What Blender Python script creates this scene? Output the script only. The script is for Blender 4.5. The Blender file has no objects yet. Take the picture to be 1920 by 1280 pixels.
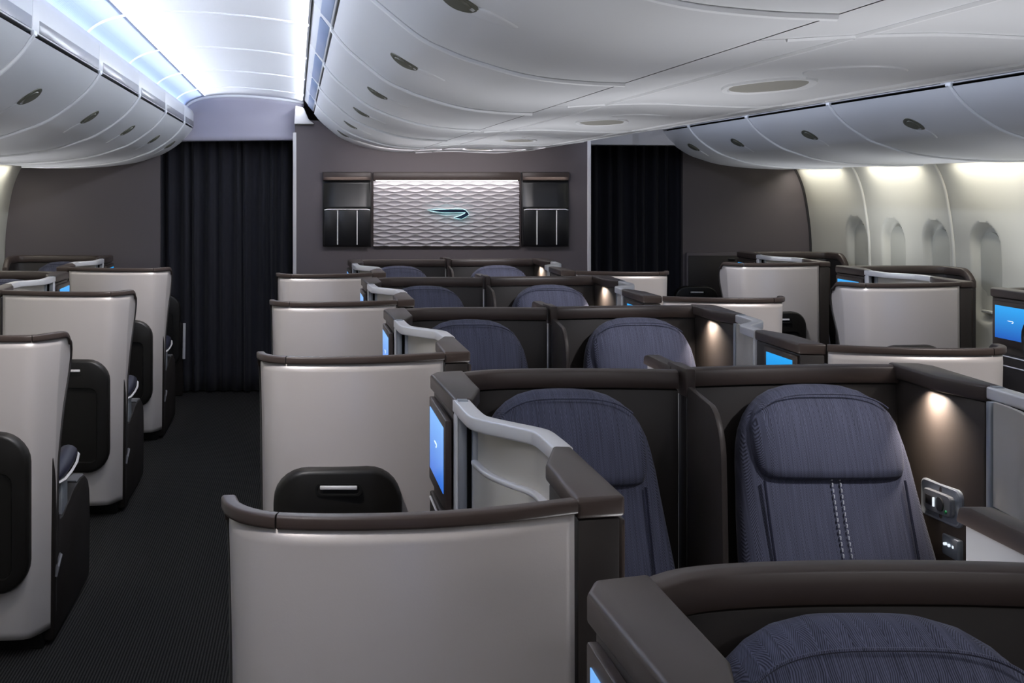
import bpy, bmesh, math, random
from mathutils import Vector
random.seed(7)
SC = bpy.context.scene
COL = SC.collection
R = math.radians
H = 1.75                      # eye height above the carpet

# ------------------------------------------------------------------ camera
cd = bpy.data.cameras.new('camera')
cam = bpy.data.objects.new('camera', cd); COL.objects.link(cam)
cam.location = (0, 0, H); cam.rotation_euler = (R(90), 0, 0)
cd.sensor_fit = 'HORIZONTAL'; cd.sensor_width = 36
cd.lens = 36 * 2190 / 1920
cd.shift_x = (960 - 556) / 1920
cd.shift_y = -(640 - 354) / 1920
cd.clip_start = 0.02; cd.clip_end = 60
SC.camera = cam

# ------------------------------------------------------------------ world, exposure
w = bpy.data.worlds.new('cabin_air'); SC.world = w; w.use_nodes = True
w.node_tree.nodes['Background'].inputs[0].default_value = (0.92, 0.95, 1.0, 1)
w.node_tree.nodes['Background'].inputs[1].default_value = 0.03
SC.view_settings.view_transform = 'Standard'; SC.view_settings.look = 'None'
SC.view_settings.gamma = 1; SC.view_settings.use_curve_mapping = False
SC.view_settings.exposure = 0.0

# ------------------------------------------------------------------ large lamps
def area(name, loc, rot, sx, sy, power, color=(1, 1, 1), spread=180):
    l = bpy.data.lights.new(name, 'AREA'); l.shape = 'RECTANGLE'; l.size = sx; l.size_y = sy
    l.energy = power; l.color = color; l.spread = R(spread)
    o = bpy.data.objects.new(name, l); COL.objects.link(o); o.location = loc; o.rotation_euler = rot
    return o
def spot(name, loc, target, power, angle, blend=0.6, color=(1, 1, 1), rad=0.03):
    l = bpy.data.lights.new(name, 'SPOT'); l.energy = power; l.spot_size = R(angle); l.spot_blend = blend
    l.color = color; l.shadow_soft_size = rad
    o = bpy.data.objects.new(name, l); COL.objects.link(o); o.location = loc
    o.rotation_euler = (Vector(target) - Vector(loc)).to_track_quat('-Z', 'Y').to_euler()
    return o
# mood strips in the two coves of the left aisle ceiling (behind the fascia tops)
area('cove_lamp', (-0.935, 4.6, H + 0.687), (0, R(180 + 78), 0), 0.03, 10.2, 54, (0.84, 0.89, 1.0), 76)
area('cove_lamp', (-0.945, 4.6, H + 0.672), (0, R(180 + 50), 0), 0.03, 10.2, 17, (0.52, 0.66, 1.0))
area('cove_lamp', (0.040, 4.6, H + 0.72), (0, R(180 - 60), 0), 0.02, 10.2, 2, (0.60, 0.75, 1.0))
area('cove_lamp', (0.054, 4.6, H + 0.724), (0, R(68), 0), 0.008, 10.2, 40, (0.84, 0.90, 1.0))
# wall wash under the window side bins
for i in range(5):
    area('wash_lamp', (4.56, 5.36 + 1.25 * i, H + 0.165), (0, R(-24), 0), 0.03, 0.80, 2.6, (1.0, 0.96, 0.86))
    if i < 4: area('wash_lamp', (2.30 - 4.56, 5.4 + 1.25 * i, H + 0.165), (0, R(24), 0), 0.03, 0.80, 2.6, (1.0, 0.96, 0.86))
# added fill uplights, hidden low among the seats, brightening the bins above
for y in (0.21, 2.06, 3.91, 5.76, 7.61):
    area('bin_fill_uplight', (1.18, y + 0.02, 0.70), (R(180), 0, 0), 0.7, 0.25, 6.6, (0.97, 0.97, 1.0), 116)
for y in (3.2, 5.1, 6.95, 8.8):
    area('bin_fill_uplight', (-1.95, y, 0.80), (R(180), 0, 0), 0.4, 0.4, 4, (0.97, 0.97, 1.0), 120)
    area('bin_fill_uplight', (4.25, y + 0.5, 0.80), (R(180), 0, 0), 0.4, 0.4, 4, (0.92, 0.95, 1.0), 120)
# added fill spots under the two aisle ceilings, brightening the seat shells
for y, pw in ((2.06, 48), (3.91, 108), (5.76, 104), (7.61, 100)):
    spot('shell_fill_spot', (-0.30, y - 1.05, H + 0.75), (0.24, y, 1.04), pw, 41, 1.0, (1.0, 0.93, 0.885), 0.05)
    spot('shell_fill_spot', (2.72, y - 1.05, H + 0.70), (2.2, y, 1.04), pw, 41, 1.0, (1.0, 0.93, 0.885), 0.05)
for y in (2.62, 4.47, 6.32, 8.17):
    spot('shell_fill_spot', (-0.52, y - 1.05, H + 0.75), (-1.25, y, 1.04), 112, 41, 1.0, (1.0, 0.93, 0.885), 0.05)
    spot('shell_fill_spot', (2.86, y + 0.56 - 1.05, H + 0.70), (3.56, y + 0.56, 1.04), 100, 41, 1.0, (1.0, 0.96, 0.95), 0.05)
# mood strip of the right aisle, over the centre bins
area('cove_lamp', (2.32, 4.6, H + 0.70), (0, R(-78), 0), 0.03, 10.2, 34, (0.72, 0.80, 1.0))
area('bulkhead_fill', (1.2, 9.0, H + 0.262), (R(56), 0, 0), 1.5, 0.04, 7, (1.0, 0.95, 0.98))  # added fill with no fixture of its own, lifts the bulkhead
# added fill lamps, unseen behind the viewer
area('rear_fill', (-0.3, -1.6, H + 0.62), (R(38), 0, 0), 1.2, 0.6, 9, (1.0, 0.95, 0.92))
area('rear_fill', (2.2, -1.6, H + 0.45), (R(38), 0, 0), 2.4, 0.6, 9, (1.0, 0.95, 0.92))

# ------------------------------------------------------------------ materials
def mat(name, col, rough=0.5, metal=0.0, spec=0.5, emis=None, estr=0.0, coat=0.0):
    m = bpy.data.materials.new(name); m.use_nodes = True
    b = m.node_tree.nodes['Principled BSDF']
    b.inputs['Base Color'].default_value = (*col, 1)
    b.inputs['Roughness'].default_value = rough; b.inputs['Metallic'].default_value = metal
    b.inputs['Specular IOR Level'].default_value = spec
    b.inputs['Coat Weight'].default_value = coat
    if emis:
        b.inputs['Emission Color'].default_value = (*emis, 1); b.inputs['Emission Strength'].default_value = estr
    return m
def nodes(m):
    return m.node_tree.nodes, m.node_tree.links, m.node_tree.nodes['Principled BSDF']
def add_noise_bump(m, scale, strength, dist=0.001, kind='noise'):
    n, l, b = nodes(m)
    tc = n.new('ShaderNodeTexCoord')
    t = n.new('ShaderNodeTexNoise' if kind == 'noise' else 'ShaderNodeTexVoronoi')
    t.inputs['Scale'].default_value = scale
    bp = n.new('ShaderNodeBump'); bp.inputs['Strength'].default_value = strength; bp.inputs['Distance'].default_value = dist
    l.new(tc.outputs['Object'], t.inputs['Vector'])
    l.new(t.outputs['Fac' if kind == 'noise' else 'Distance'], bp.inputs['Height'])
    l.new(bp.outputs['Normal'], b.inputs['Normal'])
    return m
M = {}
M['shell'] = add_noise_bump(mat('pearl_shell', (0.56, 0.525, 0.51), 0.38, 0.25, 0.5), 260, 0.10, 0.0006, 'voronoi')
M['trim'] = add_noise_bump(mat('umber_trim', (0.052, 0.038, 0.033), 0.38, 0, 0.4), 900, 0.06, 0.0004)
M['trimdark'] = mat('dark_umber_edge', (0.022, 0.020, 0.020), 0.45)
M['innershell'] = add_noise_bump(mat('umber_leather', (0.022, 0.018, 0.0165), 0.5, 0, 0.4), 700, 0.12, 0.0006)
M['wing'] = add_noise_bump(mat('bronze_panel', (0.052, 0.041, 0.035), 0.42, 0.2, 0.5), 700, 0.10, 0.0006)
M['console'] = add_noise_bump(mat('dark_console', (0.015, 0.0125, 0.0115), 0.6, 0, 0.15), 600, 0.1, 0.0006)
M['palegrey'] = mat('lit_console_top', (0.11, 0.11, 0.12), 0.4)  # paler than the console: its lit top put into the colour; lever shares it
M['tray'] = mat('black_plastic', (0.0075, 0.0068, 0.006), 0.42, 0, 0.4)
M['traydark'] = mat('deep_black_plastic', (0.006, 0.006, 0.006), 0.5, 0, 0.3)
M['silver'] = mat('satin_aluminium', (0.90, 0.89, 0.90), 0.32, 0.35)
M['steel'] = mat('grey_steel', (0.36, 0.39, 0.43), 0.38, 0.5)
M['chrome'] = mat('chrome', (0.75, 0.76, 0.78), 0.15, 1.0)
M['bin'] = mat('bin_white', (0.72, 0.73, 0.75), 0.42, 0, 0.45)
M['binrib'] = mat('bin_rib', (0.84, 0.85, 0.87), 0.4)
M['fascia'] = mat('fascia_white', (0.62, 0.63, 0.65), 0.4)
M['sign'] = mat('sign_grey', (0.16, 0.165, 0.18), 0.3)
M['signblue'] = mat('sign_blue', (0.22, 0.28, 0.42), 0.3)
M['olive'] = mat('olive_grip', (0.115, 0.115, 0.088), 0.5)
M['lens'] = mat('lens_beige', (0.36, 0.35, 0.31), 0.45)
M['ceil'] = mat('ceiling_white', (0.86, 0.87, 0.90), 0.5)
M['ceilrib'] = mat('ceiling_rib', (0.78, 0.79, 0.82), 0.5)
M['wall'] = add_noise_bump(mat('sidewall_cream', (0.62, 0.61, 0.54), 0.6), 160, 0.05, 0.0008)
M['wallrib'] = mat('sidewall_joint', (0.74, 0.73, 0.67), 0.5)
M['shade'] = mat('shade_cream', (0.50, 0.50, 0.44), 0.55)
M['bulk'] = add_noise_bump(mat('bulkhead_grey', (0.125, 0.108, 0.114), 0.55, 0, 0.35), 500, 0.06, 0.0005)
M['header'] = mat('header_lavender', (0.36, 0.345, 0.41), 0.5)
M['whitetrim'] = mat('white_edge', (0.66, 0.64, 0.64), 0.4)
M['gloss'] = mat('gloss_black', (0.010, 0.010, 0.011), 0.3, 0, 0.5)
M['wave'] = mat('wave_white', (0.46, 0.44, 0.46), 0.42)
M['navygloss'] = mat('navy_emblem', (0.003, 0.008, 0.026), 0.55, 0, 0.2)
M['halo'] = mat('halo_glow', (0.8, 0.95, 0.95), 0.5, emis=(0.55, 0.95, 1.0), estr=1.25)
M['stitch'] = mat('pale_stitching', (0.5, 0.5, 0.54), 0.7)
M['led'] = mat('lamp_glow', (1, 1, 1), 0.5, emis=(1.0, 0.9, 0.78), estr=14)
M['panellight'] = mat('panel_light', (1, 1, 1), 0.5, emis=(1.0, 0.97, 0.95), estr=7)
M['emblemwhite'] = mat('emblem_white', (0.9, 0.9, 0.9), 0.5, emis=(0.8, 0.9, 1), estr=0.9)
M['black'] = mat('gap_black', (0.004, 0.004, 0.004), 0.7, 0, 0.1)
M['rubber'] = mat('button_black', (0.02, 0.02, 0.022), 0.35)
M['green'] = mat('green_button', (0.02, 0.25, 0.08), 0.4)
M['offwhite'] = mat('spine_white', (0.58, 0.555, 0.53), 0.42)

# frosted sliding panels
m = mat('frosted_panel', (0.68, 0.64, 0.57), 0.30, 0.1); M['frost'] = m
m.node_tree.nodes['Principled BSDF'].inputs['Transmission Weight'].default_value = 0.10
M['frost2'] = mat('polished_panel', (0.78, 0.75, 0.69), 0.24, 0.4)

# fabric: herringbone, object coordinates
def fabric(name, dark, light, period=0.032, thread=0.0046):
    m = mat(name, dark, 0.85, 0, 0.25); n, l, b = nodes(m)
    b.inputs['Sheen Weight'].default_value = 0.08; b.inputs['Sheen Roughness'].default_value = 0.4
    tc = n.new('ShaderNodeTexCoord'); sp = n.new('ShaderNodeSeparateXYZ'); l.new(tc.outputs['Object'], sp.inputs[0])
    pp = n.new('ShaderNodeMath'); pp.operation = 'PINGPONG'; pp.inputs[1].default_value = period / 2 * 1.0
    l.new(sp.outputs['X'], pp.inputs[0])
    k = n.new('ShaderNodeMath'); k.operation = 'MULTIPLY'; k.inputs[1].default_value = 1.5; l.new(pp.outputs[0], k.inputs[0])
    # height along the cloth: z minus y covers the upright and the lying faces
    h = n.new('ShaderNodeMath'); h.operation = 'SUBTRACT'; l.new(sp.outputs['Z'], h.inputs[0]); l.new(sp.outputs['Y'], h.inputs[1])
    s = n.new('ShaderNodeMath'); s.operation = 'ADD'; l.new(h.outputs[0], s.inputs[0]); l.new(k.outputs[0], s.inputs[1])
    f = n.new('ShaderNodeMath'); f.operation = 'MULTIPLY'; f.inputs[1].default_value = 2 * math.pi / thread; l.new(s.outputs[0], f.inputs[0])
    sn = n.new('ShaderNodeMath'); sn.operation = 'SINE'; l.new(f.outputs[0], sn.inputs[0])
    # broken vertical pinstripes
    mp = n.new('ShaderNodeMapping'); mp.inputs['Scale'].default_value = (240, 2, 6); l.new(tc.outputs['Object'], mp.inputs[0])
    nz = n.new('ShaderNodeTexNoise'); nz.inputs['Scale'].default_value = 1; nz.inputs['Detail'].default_value = 2; l.new(mp.outputs[0], nz.inputs['Vector'])
    mr = n.new('ShaderNodeMapRange'); mr.inputs[1].default_value = -1; mr.inputs[2].default_value = 1; mr.inputs[3].default_value = 0.0; mr.inputs[4].default_value = 0.70
    l.new(sn.outputs[0], mr.inputs[0])
    m2 = n.new('ShaderNodeMapRange'); m2.inputs[1].default_value = 0.3; m2.inputs[2].default_value = 0.7; m2.inputs[3].default_value = 0.0; m2.inputs[4].default_value = 0.30
    l.new(nz.outputs['Fac'], m2.inputs[0])
    ad = n.new('ShaderNodeMath'); ad.operation = 'ADD'; l.new(mr.outputs[0], ad.inputs[0]); l.new(m2.outputs[0], ad.inputs[1])
    mx = n.new('ShaderNodeMix'); mx.data_type = 'RGBA'
    mx.inputs[6].default_value = (*dark, 1); mx.inputs[7].default_value = (*light, 1)
    l.new(ad.outputs[0], mx.inputs[0]); l.new(mx.outputs[2], b.inputs['Base Color'])
    return m
M['fabric'] = fabric('navy_herringbone', (0.011, 0.0115, 0.020), (0.108, 0.113, 0.168))
M['navypad'] = mat('navy_leather', (0.010, 0.0105, 0.024), 0.5, 0, 0.3)

# screens: a blue picture, brighter at the top
def screen_mat(name, lo, hi, st):
    m = mat(name, (0.01, 0.02, 0.05), 0.15); n, l, b = nodes(m)
    tc = n.new('ShaderNodeTexCoord'); sp = n.new('ShaderNodeSeparateXYZ'); l.new(tc.outputs['Generated'], sp.inputs[0])
    r = n.new('ShaderNodeValToRGB'); r.color_ramp.elements[0].color = (*lo, 1); r.color_ramp.elements[1].color = (*hi, 1)
    l.new(sp.outputs['Z'], r.inputs[0]); l.new(r.outputs[0], b.inputs['Emission Color']); b.inputs['Emission Strength'].default_value = st
    return m
M['screen'] = screen_mat('blue_screen', (0.004, 0.10, 0.50), (0.02, 0.40, 0.95), 0.95)
M['screenpale'] = screen_mat('bright_blue_screen', (0.03, 0.16, 0.70), (0.17, 0.46, 0.98), 0.95)

# carpet
m = mat('ribbed_carpet', (0.011, 0.011, 0.012), 0.95, 0, 0.1); M['carpet'] = m
n, l, b = nodes(m)
tc = n.new('ShaderNodeTexCoord'); mp = n.new('ShaderNodeMapping'); mp.inputs['Rotation'].default_value = (0, 0, R(3)); mp.inputs['Scale'].default_value = (1, 0.30, 1)
l.new(tc.outputs['Object'], mp.inputs[0])
wv = n.new('ShaderNodeTexWave'); wv.bands_direction = 'X'; wv.inputs['Scale'].default_value = 27; wv.inputs['Distortion'].default_value = 0.6; wv.inputs['Detail'].default_value = 1
wv.inputs['Detail Scale'].default_value = 8
l.new(mp.outputs[0], wv.inputs['Vector'])
nz = n.new('ShaderNodeTexNoise'); nz.inputs['Scale'].default_value = 210; l.new(tc.outputs['Object'], nz.inputs['Vector'])
mu = n.new('ShaderNodeMath'); mu.operation = 'MULTIPLY'; l.new(wv.outputs['Fac'], mu.inputs[0]); l.new(nz.outputs['Fac'], mu.inputs[1])
mx = n.new('ShaderNodeMix'); mx.data_type = 'RGBA'; mx.inputs[6].default_value = (0.004, 0.004, 0.004, 1); mx.inputs[7].default_value = (0.056, 0.053, 0.051, 1)
l.new(mu.outputs[0], mx.inputs[0]); l.new(mx.outputs[2], b.inputs['Base Color'])
bp = n.new('ShaderNodeBump'); bp.inputs['Strength'].default_value = 0.5; bp.inputs['Distance'].default_value = 0.003
l.new(mu.outputs[0], bp.inputs['Height']); l.new(bp.outputs['Normal'], b.inputs['Normal'])

# curtain cloth
m = mat('curtain_navy', (0.020, 0.020, 0.027), 0.85, 0, 0.2); M['curtain'] = m
m.node_tree.nodes['Principled BSDF'].inputs['Sheen Weight'].default_value = 0.1
add_noise_bump(m, 400, 0.2, 0.001)
# lit aisle ceiling: a finely ribbed diffuser strip along the cove
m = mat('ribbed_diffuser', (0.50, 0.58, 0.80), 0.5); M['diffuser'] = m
n, l, b = nodes(m)
tc = n.new('ShaderNodeTexCoord'); wv = n.new('ShaderNodeTexWave'); wv.bands_direction = 'Y'; wv.inputs['Scale'].default_value = 14
l.new(tc.outputs['Object'], wv.inputs['Vector'])
bp = n.new('ShaderNodeBump'); bp.inputs['Strength'].default_value = 0.35; bp.inputs['Distance'].default_value = 0.004
l.new(wv.outputs['Fac'], bp.inputs['Height']); l.new(bp.outputs['Normal'], b.inputs['Normal'])

# ------------------------------------------------------------------ mesh helpers
CT = dict(s=1, o=(0, 0, 0))          # mirror sign and base offset of the thing being built
def ctx(s=1, o=(0, 0, 0)): CT['s'] = s; CT['o'] = o
def fin(bm, name, mats, parent=None, bevel=0, seg=2, recalc=True, angle=32, solid=None, rim=0):
    if recalc: bmesh.ops.recalc_face_normals(bm, faces=bm.faces[:])
    if bevel:
        es = [e for e in bm.edges if len(e.link_faces) == 2 and e.calc_face_angle(0) > R(28)]
        bmesh.ops.bevel(bm, geom=es, offset=bevel, segments=seg, profile=0.5, affect='EDGES', clamp_overlap=True)
    s, o = CT['s'], CT['o']
    for v in bm.verts:
        v.co = Vector(((v.co.x - o[0]) * s, v.co.y - o[1], v.co.z - o[2]))
    if s < 0: bmesh.ops.reverse_faces(bm, faces=bm.faces[:])
    me = bpy.data.meshes.new(name); bm.to_mesh(me); bm.free()
    if not isinstance(mats, (list, tuple)): mats = [mats]
    for x in mats: me.materials.append(M[x])
    me.polygons.foreach_set('use_smooth', [True] * len(me.polygons))
    me.set_sharp_from_angle(angle=R(angle))
    ob = bpy.data.objects.new(name, me); COL.objects.link(ob)
    if parent: ob.parent = parent
    if solid:
        md = ob.modifiers.new('solid', 'SOLIDIFY'); md.thickness = solid; md.offset = -1; md.material_offset_rim = rim
        md.use_even_offset = False
    return ob
def NB(): return bmesh.new()
def loft(bm, rings, cap0=True, cap1=True, closed=True):
    vs = [[bm.verts.new(p) for p in r] for r in rings]
    n = len(rings[0])
    for a, b2 in zip(vs[:-1], vs[1:]):
        for i in range(n if closed else n - 1):
            j = (i + 1) % n
            try: bm.faces.new((a[i], a[j], b2[j], b2[i]))
            except ValueError: pass
    if cap0: bm.faces.new(vs[0][::-1])
    if cap1: bm.faces.new(vs[-1])
    return bm
def prism(bm, poly, z0, z1):
    return loft(bm, [[(x, y, z0) for x, y in poly], [(x, y, z1) for x, y in poly]])
def prism_x(bm, poly, x0, x1):
    return loft(bm, [[(x0, y, z) for y, z in poly], [(x1, y, z) for y, z in poly]])
def prism_y(bm, poly, y0, y1):
    return loft(bm, [[(x, y0, z) for x, z in poly], [(x, y1, z) for x, z in poly]])
def box(bm, x0, x1, y0, y1, z0, z1):
    return prism(bm, [(x0, y0), (x1, y0), (x1, y1), (x0, y1)], z0, z1)
def grid(bm, f, nu, nv):
    vs = [[bm.verts.new(f(i / nu, j / nv)) for j in range(nv + 1)] for i in range(nu + 1)]
    for i in range(nu):
        for j in range(nv):
            bm.faces.new((vs[i][j], vs[i + 1][j], vs[i + 1][j + 1], vs[i][j + 1]))
    return bm
def cr(pts, n=8):
    """smooth curve through points (Catmull-Rom)"""
    P = [Vector(p) for p in pts]; P = [2 * P[0] - P[1]] + P + [2 * P[-1] - P[-2]]
    out = []
    for i in range(1, len(P) - 2):
        p0, p1, p2, p3 = P[i - 1:i + 3]
        for k in range(n):
            t = k / n
            out.append(0.5 * ((2 * p1) + (p2 - p0) * t + (2 * p0 - 5 * p1 + 4 * p2 - p3) * t * t + (3 * p1 - p0 - 3 * p2 + p3) * t ** 3))
    out.append(P[-2]); return out
def resample(pts, n):
    P = [Vector(p) for p in pts]; L = [0]
    for a, b2 in zip(P[:-1], P[1:]): L.append(L[-1] + (b2 - a).length)
    out = []; k = 0
    for i in range(n + 1):
        t = L[-1] * i / n
        while k < len(L) - 2 and L[k + 1] < t: k += 1
        f = (t - L[k]) / max(1e-9, L[k + 1] - L[k])
        out.append(P[k].lerp(P[k + 1], min(1, max(0, f))))
    return out
def sweep(bm, path, prof, zoff=None, scl=None):
    """path of (x,y); profile of (n,z), n measured to the left of travel"""
    P = [Vector((p[0], p[1])) for p in path]; rings = []
    for i, p in enumerate(P):
        a = P[max(0, i - 1)]; b2 = P[min(len(P) - 1, i + 1)]
        t = (b2 - a).normalized(); nn = Vector((-t.y, t.x))
        z0 = zoff[i] if zoff else 0; k = scl[i] if scl else 1
        zc = sum(z for q, z in prof) / len(prof)
        rings.append([(p.x + nn.x * q * k, p.y + nn.y * q * k, zc + (z - zc) * k + z0) for q, z in prof])
    return loft(bm, rings)
def tube(bm, path, r, n=8):
    P = [Vector(p) for p in path]; rings = []; up = None
    for i, p in enumerate(P):
        t = (P[min(len(P) - 1, i + 1)] - P[max(0, i - 1)]).normalized()
        if up is None:
            up = Vector((0, 0, 1)) if abs(t.z) < 0.9 else Vector((1, 0, 0))
        sd = t.cross(up).normalized(); up = sd.cross(t).normalized()
        rings.append([tuple(p + sd * (r * math.cos(2 * math.pi * k / n)) + up * (r * math.sin(2 * math.pi * k / n))) for k in range(n)])
    return loft(bm, rings)
def rr(w, h, r, n=6):
    """rounded rectangle outline centred on 0"""
    r = min(r, w / 2 - 1e-4, h / 2 - 1e-4); out = []
    for cx, cy, a0 in ((w / 2 - r, h / 2 - r, 0), (-w / 2 + r, h / 2 - r, 90), (-w / 2 + r, -h / 2 + r, 180), (w / 2 - r, -h / 2 + r, 270)):
        for k in range(n + 1):
            a = R(a0 + 90 * k / n); out.append((cx + r * math.cos(a), cy + r * math.sin(a)))
    return out
def ribprof(w, h, r=0.008, z=0):
    return [(a, b2 + z) for a, b2 in rr(w, h, r, 3)]
def lerp(a, b2, t): return a + (b2 - a) * t
def interp(tab, x):
    for (x0, y0), (x1, y1) in zip(tab[:-1], tab[1:]):
        if x <= x1: return lerp(y0, y1, max(0, (x - x0) / (x1 - x0)))
    return tab[-1][1]

# ------------------------------------------------------------------ object helpers
def thing(name, label, cat, loc, group=None, s=1, o=(0, 0, 0)):
    e = bpy.data.objects.new(name, None); COL.objects.link(e); e.location = loc
    e.empty_display_size = 0.1
    e['label'] = label; e['category'] = cat
    if group: e['group'] = group
    ctx(s, o)
    return e
def tag(o, label, cat, group=None):
    o['label'] = label; o['category'] = cat
    if group: o['group'] = group
    return o
def struct(o): o['kind'] = 'structure'; return o
KIDS = {}
def copy_tree(o, parent=None):
    c = o.copy(); COL.objects.link(c)
    if parent: c.parent = parent
    for ch in [x for x in bpy.data.objects if x.parent == o]: copy_tree(ch, c)
    return c

EMB = [(330, 212), (700, 198), (1050, 190), (1390, 192), (1455, 215), (1510, 270), (1560, 335), (1540, 370), (1470, 415), (1345, 482),
       (1230, 465), (1120, 438), (1210, 420), (1330, 375), (1430, 325), (1465, 295), (1440, 280), (1100, 288), (820, 285), (590, 262), (450, 235)]
EMB = [((x - 945) / 1230, -(y - 335) / 1230) for x, y in EMB]      # unit width

# ================================================================== THE SETTING
ctx()
# floor
b = NB(); box(b, -2.6, 4.95, -1.9, 11.4, -0.05, 0.0)
struct(fin(b, 'floor', 'carpet'))

# side walls with window recesses -------------------------------------------------
WPROF = [(4.50, 2.03), (4.60, 1.975), (4.65, 1.908), (4.70, 1.79), (4.73, 1.67), (4.757, 1.50), (4.776, 1.32), (4.782, 1.1), (4.78, 0.8), (4.77, 0.4), (4.76, 0.0)]
WC = resample(cr([(x, 0, z) for x, z in WPROF], 6), 130)
WINY = [8.10 - 0.625, 8.10, 8.725, 9.35, 9.96]
WZ, WHH, WHW = 1.145, 0.30, 0.135
def stadium(y, z, hw, hh):
    r = hw; dz = max(0, abs(z) - (hh - r)); return math.hypot(y, dz) - r if abs(z) > hh - r else abs(y) - r
def wall_mesh(name, side, y0, y1, wins, step=0.0125):
    ny = int((y1 - y0) / step)
    def f(u, v):
        y = lerp(y0, y1, u); p = WC[int(round(v * 130))]; x, z = p.x, p.z
        for wy in wins:
            if abs(y - wy) < 0.3 and 0.7 < z < 1.6:
                # the reveal is deep at the arch head and dies out at the foot
                d = stadium(y - wy, z - WZ - 0.014, WHW + 0.052, WHH + 0.060)
                wd = interp([(0.85, 0.060), (1.25, 0.052), (1.42, 0.026), (1.5, 0.022)], z)
                t = min(1, max(0, -d / wd)); t = t * t * (3 - 2 * t)
                x += interp([(0.85, 0.035), (1.2, 0.05), (1.42, 0.075)], z) * t
        return (x if side > 0 else 2.30 - x, y, z)
    bm = NB(); grid(bm, f, ny, 130)
    if side > 0: bmesh.ops.reverse_faces(bm, faces=bm.faces[:])
    return struct(fin(bm, name, 'wall', recalc=False, angle=60))
wall_mesh('wall_right', 1, 5.6, 10.86, WINY)
wall_mesh('wall_left', -1, -1.9, 10.1, [], 0.3)
bm = NB(); grid(bm, lambda u, v: (WC[int(v * 130)].x, lerp(-1.9, 5.6, u), WC[int(v * 130)].z), 4, 65)
struct(fin(bm, 'wall_right', 'wall', recalc=False, angle=60))
k = 0
for yy in (9.73, 8.48, 7.23, 5.98):
    k += 1
    b = NB(); tube(b, [(p.x - 0.004, yy, p.z) for p in WC[::3]], 0.011, 8)
    struct(fin(b, 'trim_%d' % k, 'wallrib'))
for i, wy in enumerate(WINY):
    b = NB()
    ol = rr(2 * WHW, 2 * WHH, WHW, 8)
    def wx(z): return interp([(0.0, 4.76), (0.8, 4.78), (1.1, 4.782), (1.32, 4.776), (1.5, 4.757)], z)
    lay = [[(wx(WZ + q * k2) + dx, wy + p * k2, WZ + q * k2) for p, q in ol] for k2, dx in ((1.02, 0.066), (1.02, 0.050), (0.97, 0.046), (0.9, 0.046))]
    loft(b, lay, True, True)
    wo = struct(fin(b, 'window_%d' % (i + 1), 'shade'))
    b = NB(); box(b, 4.782, 4.812, wy - 0.06, wy + 0.06, WZ - WHH + 0.045, WZ - WHH + 0.062)
    fin(b, 'shade_pull', 'wallrib', wo, 0.004)
# baseboard along the window side
b = NB(); box(b, 4.70, 4.765, -1.9, 10.86, 0.0, 0.62)
struct(fin(b, 'baseboard_right', 'bulk', None, 0.01))

# front bulkheads ----------------------------------------------------------------
YB = 9.72
b = NB(); box(b, -0.013, 2.437, YB, YB + 0.08, 0, 2.32)
struct(fin(b, 'wall_front', 'bulk'))
for k2, x in ((5, -0.013), (6, 2.437)):
    b = NB(); box(b, x - 0.018, x + 0.012, YB - 0.012, YB + 0.10, 0.0, 2.22 if x < 1 else 2.16)
    struct(fin(b, 'trim_%d' % k2, 'whitetrim', None, 0.006))
# left partition with a rounded outer shoulder
ol = [(-1.16, 0.0), (-1.16, 2.2), (-2.2, 2.2), (-2.36, 1.9), (-2.46, 1.7), (-2.475, 1.3), (-2.475, 0.0)]
b = NB(); prism_y(b, ol, 9.93, 9.99); struct(fin(b, 'wall_front_left', 'bulk'))
# right partition follows the sidewall
ol = [(3.587, 0.0), (3.587, 2.2), (4.5, 2.2)] + [(p.x + 0.02, p.z) for p in WC[::8]] + [(4.78, 0.0)]
b = NB(); prism_y(b, ol, 10.85, 10.9); struct(fin(b, 'wall_front_right', 'bulk'))
b = NB(); tube(b, [(p.x - 0.006, 10.845, p.z) for p in WC[::3]], 0.012, 6)
struct(fin(b, 'trim_7', 'trimdark'))

# curtains -----------------------------------------------------------------------
def curtain(name, x0, x1, y, z1, folds, label, seed):
    rnd = random.Random(seed); ph = [rnd.uniform(-0.5, 0.5) for _ in range(folds + 2)]
    def f(u, v):
        q = u * folds; i = int(q); c = lerp(ph[i], ph[i + 1], q - i)
        wv = math.sin(2 * math.pi * (q + 0.35 * c)); wv = math.copysign(abs(wv) ** 0.75, wv)
        amp = 0.035 + 0.02 * c
        return (lerp(x0, x1, u) + 0.012 * math.sin(3.1 * q + v), y - amp * wv - 0.004 * math.sin(7 * v + q), lerp(0.012, z1, v))
    bm = NB(); grid(bm, f, folds * 14, 14)
    return tag(fin(bm, name, 'curtain', recalc=False, solid=0.004, angle=80), label, 'curtain')
ctx()
curtain('aisle_curtain', -1.22, 0.0, 10.06, 2.2, 11, 'dark navy pleated curtain closing the left aisle, reaching the carpet', 3)
curtain('aisle_curtain', 2.46, 3.66, 10.95, 2.3, 11, 'dark navy pleated curtain right of the grey bulkhead, half hidden by seats', 5)

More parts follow.
